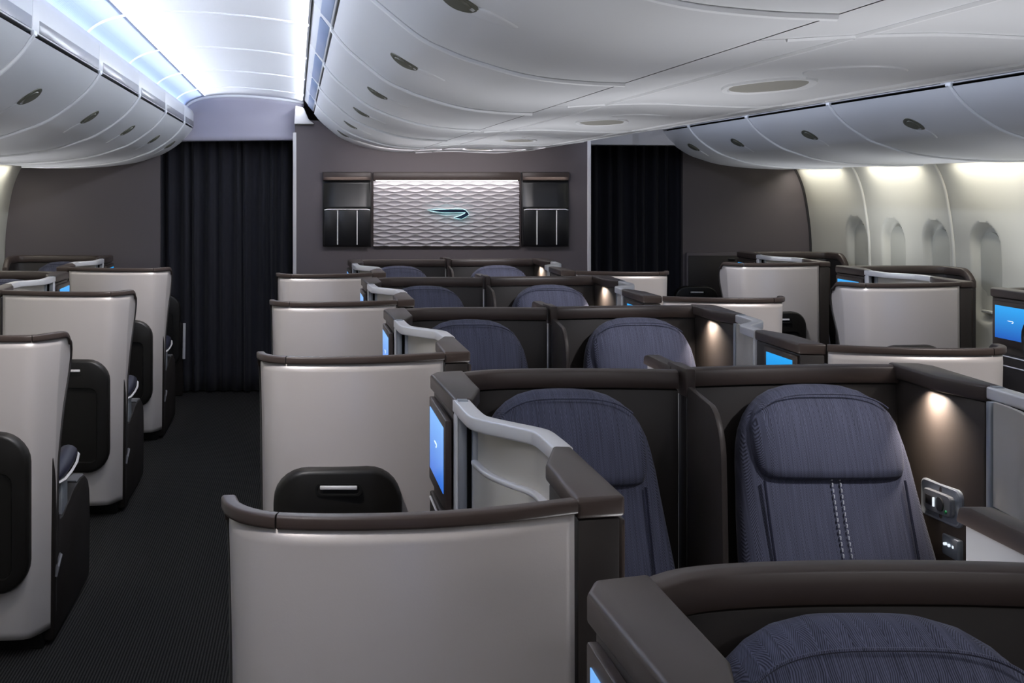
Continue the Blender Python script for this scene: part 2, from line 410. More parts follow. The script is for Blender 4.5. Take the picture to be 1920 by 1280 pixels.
# curtain headers ------------------------------------------------------------------
CPROF = [(0.06, 0.742), (-0.08, 0.765), (-0.25, 0.785), (-0.45, 0.80), (-0.62, 0.80), (-0.76, 0.787), (-0.86, 0.76), (-0.93, 0.715), (-0.965, 0.66), (-0.975, 0.60)]
CC = resample(cr([(x, 0, z) for x, z in CPROF], 6), 60)
top = [(p.x, H + p.z - 0.012) for p in CC]
def hdr(u, v):
    p = top[int(round(u * 60))]; zb = lerp(2.155, 2.145, u)
    return (p[0], 9.84 + 0.05 * math.sin(math.pi * v * 0.9), lerp(zb, p[1], v))
b = NB(); grid(b, hdr, 60, 10); struct(fin(b, 'wall_front_header', 'header', recalc=True, solid=0.03))
b = NB(); tube(b, [(x, 9.83, z) for x, z in top], 0.018, 8); struct(fin(b, 'trim_8', 'ceilrib'))
b = NB(); prism_y(b, [(-0.02, 2.285), (0.15, 2.285), (0.10, 2.325), (0.06, 2.42), (-0.01, 2.44)], 9.66, 9.84)
struct(fin(b, 'trim_9', 'whitetrim', None, 0.01))
b = NB(); prism(b, [(2.44, 10.25), (2.95, 10.25), (3.02, 10.3), (3.7, 10.3), (3.7, 10.44), (2.44, 10.44)], 2.135, 2.6)
struct(fin(b, 'trim_10', 'whitetrim', None, 0.01))

# left aisle ceiling ----------------------------------------------------------------
b = NB(); grid(b, lambda u, v: (CC[int(round(v * 44))].x, lerp(-1.9, 9.88, u), H + CC[int(round(v * 44))].z), 24, 44)
struct(fin(b, 'ceiling', 'ceil', recalc=False, solid=0.01))
b = NB(); grid(b, lambda u, v: (CC[44 + int(round(v * 16))].x, lerp(-1.9, 9.88, u), H + CC[44 + int(round(v * 16))].z), 24, 16)
struct(fin(b, 'ceiling', 'diffuser', recalc=False, solid=0.01))
k = 10
for yy in (2.6, 3.9, 5.2, 6.5, 7.78, 9.05):
    k += 1
    b = NB()
    sweep_pts = [(p.x, yy, H + p.z - 0.004) for p in CC[:58]]
    tube(b, sweep_pts, 0.016, 8); struct(fin(b, 'trim_%d' % k, 'ceilrib'))
# seams of the ceiling
for xs, dz in ((-0.67, 0.797), (-0.885, 0.742)):
    k += 1
    b = NB(); box(b, xs - 0.004, xs + 0.004, -1.9, 9.85, H + dz - 0.004, H + dz + 0.01)
    struct(fin(b, 'trim_%d' % k, 'sign'))
# upper lid over the centre and the right aisle, back wall of the zone behind
b = NB(); box(b, 0.06, 4.95, -1.9, 11.4, 2.56, 2.6); struct(fin(b, 'ceiling', 'ceil'))
b = NB(); box(b, -2.6, -0.95, -1.9, 10.0, 2.56, 2.6); struct(fin(b, 'ceiling', 'ceil'))
b = NB(); box(b, -2.6, 4.95, 11.35, 11.4, 0, 2.6); struct(fin(b, 'wall_front_end', 'bulk'))

# ================================================================== OVERHEAD BINS
SIDE = [(-0.87, 0.513), (-0.919, 0.445), (-1.0, 0.372), (-1.119, 0.297), (-1.217, 0.262), (-1.317, 0.230), (-1.44, 0.206), (-1.64, 0.184), (-1.9, 0.172), (-2.13, 0.176)]
CENT = [(0.142, 0.63), (0.186, 0.573), (0.239, 0.523), (0.35, 0.434), (0.425, 0.396), (0.502, 0.366), (0.652, 0.324), (0.80, 0.306), (0.93, 0.300)]
SIDEC = resample(cr([(x, 0, H + z) for x, z in SIDE], 6), 48)
CENTC = resample(cr([(x, 0, H + z) for x, z in CENT], 6), 40)
def door_pt(C, t, off):
    q = t * (len(C) - 1); i = min(len(C) - 2, int(q)); p = C[i].lerp(C[i + 1], q - i)
    a = C[max(0, i - 1)]; c = C[min(len(C) - 1, i + 2)]; tn = (c - a).normalized()
    n = Vector((tn.z, 0, -tn.x))
    if n.z > 0: n = -n
    return p + n * off
def pick(n=28):
    """grip outline: a guitar pick, pointed towards +a"""
    out = []
    for i in range(n):
        a = 2 * math.pi * i / n
        c, s2 = math.cos(a), math.sin(a)
        out.append((c, s2 * (1.0 - 0.28 * c) ** 0.8))
    return out
def build_bin(C, y0, y1, side, kind, label, ht, name='overhead_bin'):
    """side=-1 left wall, 0 centre, 1 right wall (mirror of the left)"""
    s = -1 if side > 0 else 1
    yc = (y0 + y1) / 2
    rootx = C[10].x
    e = thing(name, label, 'overhead bin', ((2.36 - rootx) if side > 0 else rootx, yc, H + 0.16), kind, s, (rootx, yc, H + 0.16))
    n = len(C) - 1; g = 0.008
    # door: curved front
    def f(u, v): p = door_pt(C, lerp(0.006, 1, v), 0.0); return (p.x, lerp(y0 + g, y1 + 0.001, u), p.z)
    b = NB(); grid(b, f, 8, n)
    for fc in b.faces: pass
    d = fin(b, 'door', 'bin', e, recalc=False, angle=80)
    d.modifiers.clear()
    # housing behind
    ins = [door_pt(C, i / n, -0.03) for i in range(0, n + 1, 4)]
    if side == 0: poly = [(p.x, p.z) for p in ins] + [(0.95, H + 0.8), (0.16, H + 0.8)]
    else: poly = [(p.x, p.z) for p in ins] + [(-2.36, H + 0.20), (-2.36, H + 0.60), (-0.97, H + 0.60)]
    b = NB(); prism_y(b, poly, y0 + 0.002, y1 - 0.002); fin(b, 'housing', 'black', e)
    # rib at the near edge
    b = NB(); tube(b, [door_pt(C, lerp(0.0, 1, i / 40), 0.003) + Vector((0, y0 + 0.010, 0)) for i in range(41)], 0.009, 8)
    fin(b, 'edge_rib', 'binrib', e)
    # fascia with its sign strip
    gx, gz = C[0].x, C[0].z
    if side == 0: pf = [(gx - 0.004, gz + 0.012), (gx + 0.03, gz + 0.012), (gx + 0.02, gz + 0.115), (gx - 0.080, gz + 0.112)]
    else: pf = [(gx, gz + 0.006), (gx - 0.03, gz + 0.006), (gx - 0.06, gz + 0.151), (gx - 0.012, gz + 0.151), (gx + 0.002, gz + 0.12)]
    b = NB(); prism_y(b, pf, y0 + 0.003, y1 - 0.003); fa = fin(b, 'fascia', 'fascia', e, 0.004)
    if side == 0: ps = [(gx - 0.010, gz + 0.018), (gx + 0.01, gz + 0.018), (gx - 0.02, gz + 0.07), (gx - 0.049, gz + 0.062)]
    else: ps = [(gx + 0.002, gz + 0.012), (gx - 0.01, gz + 0.012), (gx - 0.01, gz + 0.055), (gx + 0.0030, gz + 0.055)]
    b = NB(); prism_y(b, ps, y0 + 0.10, y1 - 0.02); fin(b, 'sign_strip', 'signblue' if side == 0 else 'sign', fa, 0.002)
    # hinge bracket over the rib
    b = NB(); box(b, gx - 0.008, gx + 0.006, y0 + 0.001, y0 + 0.05, gz - 0.006, gz + 0.012); fin(b, 'hinge', 'binrib', e, 0.004)
    # grip
    L = sum((C[i + 1] - C[i]).length for i in range(n))
    pk = pick(); hs, hy = 0.054, 0.074
    def patch(sc, off, da=0.0, db=0.0): return [tuple(door_pt(C, ht + (-a * hs * sc + da) / L, off) + Vector((0, yc + c * hy * sc + db, 0))) for a, c in [(q[1], q[0]) for q in pk]]
    b = NB(); loft(b, [patch(1.0, -0.004), patch(1.0, 0.003), patch(0.88, 0.004), patch(0.7, 0.002)], True, True)
    gr = fin(b, 'grip', 'olive', e, recalc=True)
    b = NB(); loft(b, [patch(0.66, 0.002), patch(0.62, 0.006), patch(0.4, 0.007)], True, True)
    fin(b, 'latch', 'olive', gr)
    # shallow scoop beside the grip
    def leaf(k2, off):
        out = []
        for i in range(24):
            a = 2 * math.pi * i / 24
            out.append(tuple(door_pt(C, ht + (0.092 + 0.062 * k2 * math.cos(a)) / L, off) + Vector((0, yc + 0.055 * k2 * math.sin(a) * (1.0 - 0.45 * math.cos(a)), 0))))
        return out
    b = NB(); loft(b, [leaf(1, -0.002), leaf(0.97, 0.0016), leaf(0.8, 0.0035), leaf(0.4, 0.0042)], True, True); fin(b, 'finger_scoop', 'bin', e, angle=80)
    return e
BY = [1.27, 2.56, 3.85, 5.15, 6.45, 7.75, 9.04]
wl = ['second', 'third', 'fourth', 'fifth']
for i in range(1, 6):
    wd = {1: 'nearest the viewer, cut off by the left picture edge', 2: 'second from the viewer, its dark grip largest', 3: 'third from the viewer', 4: 'fourth from the viewer', 5: 'fifth from the viewer, last full one before the curtain'}[i]
    build_bin(SIDEC, BY[i], BY[i + 1], -1, 'left wall overhead bins', 'grey curved left wall overhead bin, ' + wd, 0.165)
build_bin(SIDEC, 9.04, 9.86, -1, 'left wall overhead bins', 'short end overhead bin on left wall, touching the curtain header', 0.165)
CY = [0.7, 2.0, 3.3, 4.6, 5.9, 7.2, 8.5, 9.72]
for i in range(0, 7):
    wd = ['only a sliver at the top picture edge', 'with a grip at the top picture edge', 'with the largest whole dark grip', 'second of the whole grips from the viewer',
          'third of the whole grips from the viewer', 'fourth of the whole grips from the viewer', 'last one, meeting the grey bulkhead'][i]
    build_bin(CENTC, CY[i], CY[i + 1], 0, 'centre overhead bins', 'pale curved centre overhead bin, ' + wd, 0.34)
RY = [3.15, 4.45, 5.76, 7.07, 8.36, 9.6, 10.34]
for i in range(1, 5):
    wd = {1: 'nearest the viewer, cut by the right picture edge', 2: 'second from the right picture edge', 3: 'third from the right picture edge', 4: 'fourth from the right picture edge'}[i]
    build_bin(SIDEC, RY[i], RY[i + 1], 1, 'right wall overhead bins', 'blue grey curved right wall overhead bin, ' + wd, 0.165)
build_bin(SIDEC, 9.6, 10.34, 1, 'right wall overhead bins', 'short end overhead bin on right wall, darkest one, beside the right curtain', 0.165)

# underside of the side bins towards the wall
ctx()
# centre channel with reading light panels
CHAN = [(0.935, 0.300), (1.0, 0.303), (1.13, 0.310), (1.3, 0.314), (1.5, 0.306), (1.65, 0.302), (1.75, 0.307), (1.87, 0.318), (1.96, 0.324), (2.03, 0.345), (2.09, 0.40), (2.15, 0.50), (2.2, 0.63), (2.25, 0.8)]
CH = resample(cr([(x, 0, H + z) for x, z in CHAN], 6), 60)
def chz(x):
    return interp([(p.x, p.z) for p in CH], x)
PY = [1.05, 2.36, 4.27, 6.17, 8.07, 9.72]
for i in range(5):
    y0, y1 = PY[i], PY[i + 1]
    yc = (y0 + y1) / 2
    wd = ['nearest the viewer, at the top right', 'holding the largest oval lamp lens', 'holding the second largest oval lamp lens', 'holding the third oval lamp lens', 'farthest, meeting the grey bulkhead'][i]
    e = thing('service_panel', 'pale ceiling service panel under the centre bins, ' + wd, 'ceiling panel', (1.4, yc, H + 0.3), 'service panels under the centre bins', 1, (1.4, yc, H + 0.3))
    b = NB(); grid(b, lambda u, v: (CH[int(round(v * 60))].x, lerp(y0 + 0.002, y1 - 0.002, u), CH[int(round(v * 60))].z), 6, 60)
    fin(b, 'shell_panel', 'bin', e, recalc=False, angle=80)
    # raised seams
    for xs, r in ((1.13, 0.007), (1.93, 0.004)):
        b = NB(); tube(b, [(xs, y0 + 0.01, chz(xs) - 0.001), (xs, y1 - 0.01, chz(xs) - 0.001)], r, 6); fin(b, 'seam', 'binrib', e)
    st = y0 + 0.45
    b = NB(); tube(b, [(1.75, y0 + 0.01, chz(1.75) - 0.001), (1.75, st, chz(1.75) - 0.001), (1.775, st + 0.05, chz(1.775) - 0.001), (1.775, y1 - 0.01, chz(1.775) - 0.001)], 0.007, 6); fin(b, 'seam', 'binrib', e)
    # cross joints
    b = NB(); tube(b, [(CH[j].x, y1 - 0.004, CH[j].z - 0.001) for j in range(2, 40)], 0.006, 6); fin(b, 'joint', 'binrib', e)
    ly = [1.68, 3.5, 5.40, 7.42, 9.1][i]; lx = 1.41
    def lens(sx, sy, off, cx=lx, cy=ly, pw=1.6):
        out = []
        for q in range(36):
            a = 2 * math.pi * q / 36; c, s2 = math.cos(a), math.sin(a)
            x = cx + sx * c; y = cy + sy * math.copysign(abs(s2) ** pw, s2) ; out.append((x, y, chz(x) + off))
        return out
    b = NB(); loft(b, [lens(0.118, 0.27, 0.004), lens(0.114, 0.265, -0.007), lens(0.100, 0.235, -0.007), lens(0.094, 0.22, -0.001)], True, True)
    ri = fin(b, 'lamp_rim', 'binrib', e)
    b = NB(); loft(b, [lens(0.096, 0.225, -0.002), lens(0.088, 0.20, -0.005), lens(0.045, 0.11, -0.006)], True, True); fin(b, 'lamp_lens', 'lens', ri)
    # hollow beside the lamp
    cx2, cy2 = lx + 0.06, ly - 0.42
    b = NB(); loft(b, [lens(0.125, 0.165, 0.003, cx2, cy2, 1.2), lens(0.12, 0.16, -0.004, cx2, cy2, 1.2), lens(0.10, 0.135, -0.003, cx2, cy2, 1.2)], True, True)
    fin(b, 'air_scoop', 'bin', e)

# ================================================================== BULKHEAD FITTINGS
def bx(px): return (px - 556) * YB / 2190
def bz(py): return H + (354 - py) * YB / 2190
e = thing('wave_panel', 'white rippled feature panel with lit dark blue ribbon emblem on bulkhead', 'wall panel', (bx(836), YB, bz(462)), None, 1, (bx(836), YB, bz(462)))
x0, x1, z0, z1 = bx(700), bx(973), bz(461), bz(339)
NR, P = 19, bx(556 + 39.3)
def wf(u, v):
    x = lerp(x0, x1, u); z = lerp(z0, z1, v)
    q = v * NR
    a = 0.30 * math.cos(2 * math.pi * (x - x0) / P)
    # wavy strip boundaries alternate in phase; the face leans out towards each strip's foot
    k0 = math.floor(q)
    lo, hi = None, None
    for kk in (k0 - 1, k0, k0 + 1, k0 + 2):
        zb = kk + (a if kk % 2 else -a)
        if zb <= q: lo = zb if lo is None else max(lo, zb)
        else: hi = zb if hi is None else min(hi, zb)
    t = (q - lo) / max(0.05, hi - lo)
    h = 0.020 * (1 - t / 0.36 if t < 0.36 else ((t - 0.36) / 0.64) ** 1.5)
    return (x, YB - 0.006 - h, z)
b = NB(); grid(b, wf, 200, NR * 10); fin(b, 'rippled_face', 'wave', e, recalc=False, angle=180)
area('panel_lamp', ((x0 + x1) / 2, YB - 0.075, z1 + 0.005), (R(14), 0, 0), x1 - x0 - 0.05, 0.02, 0.9, (1, 0.97, 0.96))
b = NB()
ol = rr(bx(975) - bx(698), bz(322) - bz(463), 0.02, 4); cx, cz = (bx(698) + bx(975)) / 2, (bz(322) + bz(463)) / 2
loft(b, [[(cx + p, YB - 0.0005, cz + q) for p, q in ol], [(cx + p, YB - 0.022, cz + q) for p, q in ol], [(cx + p * 0.993, YB - 0.022, cz + q * 0.985) for p, q in ol], [(cx + p * 0.993, YB - 0.004, cz + q * 0.985) for p, q in ol]], True, True)
fin(b, 'frame', 'trim', e)
b = NB(); box(b, bx(699), bx(974), YB - 0.05, YB - 0.004, bz(338), bz(323)); hd = fin(b, 'pelmet', 'trim', e, 0.004)
b = NB(); box(b, bx(704), bx(969), YB - 0.043, YB - 0.028, bz(338) - 0.004, bz(338) - 0.0005); fin(b, 'light_strip', 'panellight', hd)
ew = bx(877) - bx(800); ecx, ecz = bx(839), bz(401)
b = NB(); prism_y(b, [(ecx + p * ew, ecz + q * ew) for p, q in EMB], YB - 0.052, YB - 0.040); em = fin(b, 'emblem', 'navygloss', e, recalc=True)
# glowing back plate, a little larger than the emblem
cen = Vector((0, 0)); hal = []
nE = len(EMB)
for i in range(nE):
    p0, p1, p2 = Vector(EMB[i - 1]), Vector(EMB[i]), Vector(EMB[(i + 1) % nE])
    d = ((p1 - p0).normalized() + (p2 - p1).normalized()).normalized(); nn = Vector((-d.y, d.x))
    hal.append(p1 + nn * 0.009)
b = NB(); prism_y(b, [(ecx + p.x * ew, ecz + p.y * ew) for p in hal], YB - 0.0395, YB - 0.030); fin(b, 'backlight', 'halo', em)
for (lx, lz) in ((ecx - 0.02, ecz + 0.01), (ecx + 0.12, ecz - 0.02)):
    pl = bpy.data.lights.new('emblem_lamp', 'POINT'); pl.energy = 0.05; pl.color = (0.25, 0.9, 1.0); pl.shadow_soft_size = 0.02
    po = bpy.data.objects.new('emblem_lamp', pl); COL.objects.link(po); po.location = (lx, YB - 0.10, lz)

for (a0, a1, rods, lab) in ((605, 696, (632.5, 669), 'glossy black magazine rack left of the rippled panel'), (977, 1066, (1004.5, 1041), 'glossy black magazine rack right of the rippled panel')):
    o = ((bx(a0) + bx(a1)) / 2, YB, bz(462))
    e = thing('magazine_rack', lab, 'magazine rack', o, 'magazine racks on the bulkhead', 1, o)
    b = NB(); box(b, bx(a0), bx(a1), YB - 0.012, YB - 0.0005, bz(462), bz(322)); fin(b, 'back_plate', 'trimdark', e, 0.004)
    b = NB(); box(b, bx(a0) + 0.004, bx(a1) - 0.004, YB - 0.045, YB - 0.012, bz(338), bz(323)); fin(b, 'pelmet', 'trim', e, 0.004)
    # upper bowl curves forward towards its foot
    def bowl(u, v):
        z = lerp(bz(392), bz(339), v); return (lerp(bx(a0) + 0.008, bx(a1) - 0.008, u), YB - 0.016 - 0.03 * (1 - v) ** 2, z)
    b = NB(); grid(b, bowl, 4, 10); fin(b, 'upper_shell', 'gloss', e, recalc=False, solid=0.004)
    xs = [bx(a0) + 0.008, bx(rods[0]), bx(rods[1]), bx(a1) - 0.008]
    for q in range(3):
        b = NB(); box(b, xs[q] + 0.003, xs[q + 1] - 0.003, YB - 0.045, YB - 0.014, bz(460), bz(394)); fin(b, 'pocket', 'gloss', e, 0.004)
    for q in (0, 1):
        b = NB(); tube(b, [(bx(rods[q]), YB - 0.050, bz(458)), (bx(rods[q]), YB - 0.052, bz(394))], 0.0055, 6); fin(b, 'divider_rod', 'silver', e)
    b = NB(); tube(b, [(xs[0] + 0.006, YB - 0.046, bz(393.5)), (xs[0] + 0.03, YB - 0.05, bz(392.2)), (xs[3] - 0.03, YB - 0.05, bz(392.2)), (xs[3] - 0.006, YB - 0.046, bz(393.5))], 0.0045, 6); fin(b, 'top_rail', 'silver', e)
    sp = area('rack_lamp', ((bx(a0) + bx(a1)) / 2, YB - 0.06, bz(331)), (R(-12), 0, 0), 0.34, 0.015, 0.35, (1, 0.97, 0.95))

# cabinet door on the right partition
def q3(px, Y): return (px - 556) * Y / 2190
def z3(py, Y): return H + (354 - py) * Y / 2190
o = (q3(1327, 10.84), 10.85, 0.6)
e = thing('partition_locker', 'dark flush locker door low on the right partition beside the curtain', 'locker', o, None, 1, o)
b = NB(); box(b, q3(1286, 10.83), q3(1420, 10.83), 10.815, 10.848, 0.55, z3(473, 10.83)); fin(b, 'frame', 'bulk', e, 0.012)
b = NB(); box(b, q3(1291, 10.81), q3(1416, 10.81), 10.805, 10.816, 0.57, z3(479, 10.81)); dd = fin(b, 'door', 'innershell', e, 0.006)
b = NB(); box(b, q3(1366, 10.80), q3(1378, 10.80), 10.797, 10.806, z3(489, 10.8), z3(484, 10.8)); fin(b, 'latch', 'gloss', dd, 0.002)

# ================================================================== SEATS
def footrest(parent, x0, x1, z0, z1, yf, name='stowed_footrest', mk_parent=None):
    """black fold-up footrest: rim, recess, slot handle. yf(x) gives the front of what it sits on"""
    cx, cz, ww, hh = (x0 + x1) / 2, (z0 + z1) / 2, x1 - x0, z1 - z0
    def ring(ww2, hh2, r, off, dz=0): return [(cx + p, yf(cx + p) - off, cz + q + dz) for p, q in rr(ww2, hh2, r, 7)]
    b = NB()
    loft(b, [ring(ww, hh, 0.115, -0.012), ring(ww, hh, 0.115, 0.030), ring(ww - 0.012, hh - 0.012, 0.11, 0.040), ring(ww - 0.03, hh - 0.03, 0.10, 0.043),
             ring(ww - 0.118, hh - 0.20, 0.04, 0.043, -0.045), ring(ww - 0.126, hh - 0.208, 0.036, 0.032, -0.045)], True, True)
    fr = fin(b, name, 'tray', parent, angle=40)
    hz = z1 - 0.062
    def hring(ww2, hh2, off): return [(cx + p, yf(cx) - off, hz + q) for p, q in rr(ww2, hh2, 0.016, 5)]
    b = NB(); loft(b, [hring(0.15, 0.040, 0.040), hring(0.15, 0.040, 0.046), hring(0.138, 0.030, 0.046), hring(0.134, 0.026, 0.041)], True, True)
    fin(b, 'handle_slot', 'traydark', fr)
    b = NB(); box(b, cx - 0.060, cx + 0.060, yf(cx) - 0.050, yf(cx) - 0.043, hz + 0.001, hz + 0.014); fin(b, 'handle', 'silver', fr, 0.003)
    return fr

PLAN = [(0.61, 0.0), (0.48, -0.053), (0.34, -0.09), (0.204, -0.102), (0.10, -0.096), (0.045, -0.072), (0.012, -0.030), (0.0, 0.016)]
PLANW = [(0.61, 0.0), (0.48, -0.053), (0.34, -0.09), (0.204, -0.106), (0.12, -0.106), (0.074, -0.096), (0.048, -0.066), (0.020, -0.018), (0.0, 0.016)]
WING = [(0.0, 0.012), (0.5, 0.028), (0.7, 0.040), (0.8, 0.050), (0.9, 0.068), (0.97, 0.092), (1.03, 0.107), (1.08, 0.108), (1.12, 0.100), (1.15, 0.082), (1.168, 0.060), (1.18, 0.036)]
def build_aisle_seat(root, W, f0, lean):
    kx = W / 0.61
    plan = cr([(x * kx, y, 0) for x, y in (PLAN if W < 0.65 else PLANW)], 7); NP = len(plan) - 1
    def yfront(x):
        return interp(sorted([(p.x, p.y) for p in plan]), x)
    nu, nv = 64, 40
    def f(u, v):
        z = lerp(0.07, 1.178, v)
        if u < 0.8:
            q = u / 0.8 * NP; i = min(NP - 1, int(q)); p = plan[i].lerp(plan[i + 1], q - i); x, y = p.x, p.y
        else:
            t = (u - 0.8) / 0.2; x, y = (-0.004 if W < 0.65 else interp([(0.7, -0.004), (1.1, -0.022)], z)) * t, 0.016 + interp(WING, z) * t
        wgt = max(0, 1 - x / (0.25)) ** 2
        x += wgt * interp([(0, lean), (0.7, lean * 0.75), (0.95, lean * 0.45), (1.15, 0.0), (1.2, 0.004)], z)
        y -= 0.02 * (1 - z / 1.2) ** 1.5 * (1 - wgt)
        return (x, y, z)
    b = NB(); grid(b, f, nu, nv); bmesh.ops.reverse_faces(b, faces=b.faces[:])
    sh = fin(b, 'back_shell', ['shell', 'trimdark'], root, recalc=False, solid=0.022, rim=1, angle=50)
    b = NB(); tube(b, [f(1.0, v / 40) for v in range(2, 41)], 0.0065, 8); fin(b, 'edge_trim', 'trimdark', root)
    # trim in two lengths: long straight and the aisle corner
    path = [(p.x, p.y + 0.006) for p in plan]
    ex = -0.022 if W > 0.65 else -0.004
    wing = [(ex * t, 0.016 + 0.064 * t) for t in (0.2, 0.4, 0.6, 0.8, 1.0)]
    isp = max(i for i, p in enumerate(path) if p[0] > 0.085)
    pr = ribprof(0.028, 0.025, 0.006, 1.190)
    b = NB(); sweep(b, path[:isp + 1], pr); fin(b, 'top_trim', 'trim', root)
    full = path[isp:] + wing
    zo = [0] * (len(full) - 4) + [-0.002, -0.008, -0.019, -0.040]
    sc3 = [1.0] * (len(full) - 4) + [0.95, 0.85, 0.7, 0.5]
    px0, py0 = full[0]; px1, py1 = full[1]
    full[0] = (lerp(px0, px1, 0.25), lerp(py0, py1, 0.25))
    b = NB(); sweep(b, full, pr, zo, sc3); fin(b, 'corner_trim', 'trim', root)
    footrest(root, f0, f0 + 0.42, 0.25, 0.845, lambda x: yfront(x) - 0.012)
    # plinth
    b = NB(); box(b, 0.06, W - 0.02, -0.03, 0.55, 0.0, 0.10); fin(b, 'plinth', 'traydark', root, 0.01)
    # aisle side console with its dip for the arm rest
    cy = [(0.0, 0.02), (0.0, 0.74), (0.03, 0.66), (0.06, 0.58), (0.09, 0.50), (0.125, 0.455), (0.18, 0.45), (0.30, 0.475), (0.42, 0.50), (0.56, 0.505), (0.66, 0.495), (0.73, 0.46), (0.765, 0.41), (0.78, 0.30), (0.775, 0.15), (0.76, 0.02)]
    b = NB(); prism_x(b, cy, 0.022, 0.085); co = fin(b, 'side_console', 'console', root, 0.012)
    b = NB(); loft(b, [[(x, y, interp([(0.0, 0.74), (0.42, 0.50), (0.56, 0.505), (0.66, 0.495), (0.73, 0.46)], y) + dz) for x, dz in ((0.03, 0.001), (0.035, 0.006), (0.075, 0.006), (0.08, 0.001))] for y in (0.50, 0.56, 0.60, 0.66, 0.71)], True, True)
    fin(b, 'lit_console_top', 'palegrey', co)  # pale strip painting the light on the console top
    b = NB(); tube(b, [(0.021, 0.02, 0.26), (0.015, 0.03, 0.295), (0.013, 0.06, 0.318), (0.015, 0.085, 0.322), (0.021, 0.10, 0.32)], 0.008, 6); fin(b, 'release_lever', 'palegrey', co)
    # arm rest: pad, silver lip, post
    def pad(y, w2, z, h2): return [(0.062 + w2 * math.cos(2 * math.pi * i / 12), y, z + h2 * math.sin(2 * math.pi * i / 12)) for i in range(12)]
    b = NB(); loft(b, [pad(0.13, 0.016, 0.595, 0.012), pad(0.17, 0.034, 0.605, 0.026), pad(0.27, 0.046, 0.618, 0.034), pad(0.38, 0.048, 0.63, 0.036), pad(0.48, 0.040, 0.637, 0.030), pad(0.53, 0.02, 0.637, 0.014)])
    ar = fin(b, 'armrest', 'navypad', root, angle=70)
    b = NB(); tube(b, [(0.045, 0.13, 0.585), (0.020, 0.20, 0.590), (0.011, 0.30, 0.602), (0.011, 0.40, 0.612), (0.022, 0.50, 0.622), (0.05, 0.54, 0.632)], 0.006, 6); fin(b, 'silver_lip', 'silver', ar)
    b = NB(); box(b, 0.03, 0.046, 0.19, 0.30, 0.44, 0.60); fin(b, 'post', 'steel', ar, 0.004)
    b = NB(); box(b, 0.10, 0.14, 0.05, 0.24, 0.42, 0.76); fin(b, 'latch_plate', 'steel', root, 0.006)
    # the forward facing seat itself
    def sec(z, y, w2, d2, n=20):
        out = []
        for i in range(n):
            a = 2 * math.pi * i / n; c, s2 = math.cos(a), math.sin(a)
            out.append((W * 0.5 + 0.02 + w2 * math.copysign(abs(c) ** 0.6, c), y + d2 * math.copysign(abs(s2) ** 0.7, s2), z))
        return out
    b = NB(); loft(b, [sec(0.42, 0.14, 0.22, 0.06), sec(0.7, 0.11, 0.23, 0.07), sec(0.95, 0.07, 0.23, 0.07), sec(1.08, 0.055, 0.20, 0.06), sec(1.13, 0.05, 0.12, 0.03)])
    fin(b, 'backrest', 'fabric', root, angle=70)
    b = NB(); box(b, W * 0.5 - 0.21, W * 0.5 + 0.24, 0.16, 0.68, 0.32, 0.46); fin(b, 'seat_cushion', 'fabric', root, 0.03, 3)
    b = NB(); box(b, W * 0.5 - 0.20, W * 0.5 + 0.23, 0.10, 0.64, 0.10, 0.32); fin(b, 'seat_base', 'traydark', root, 0.01)

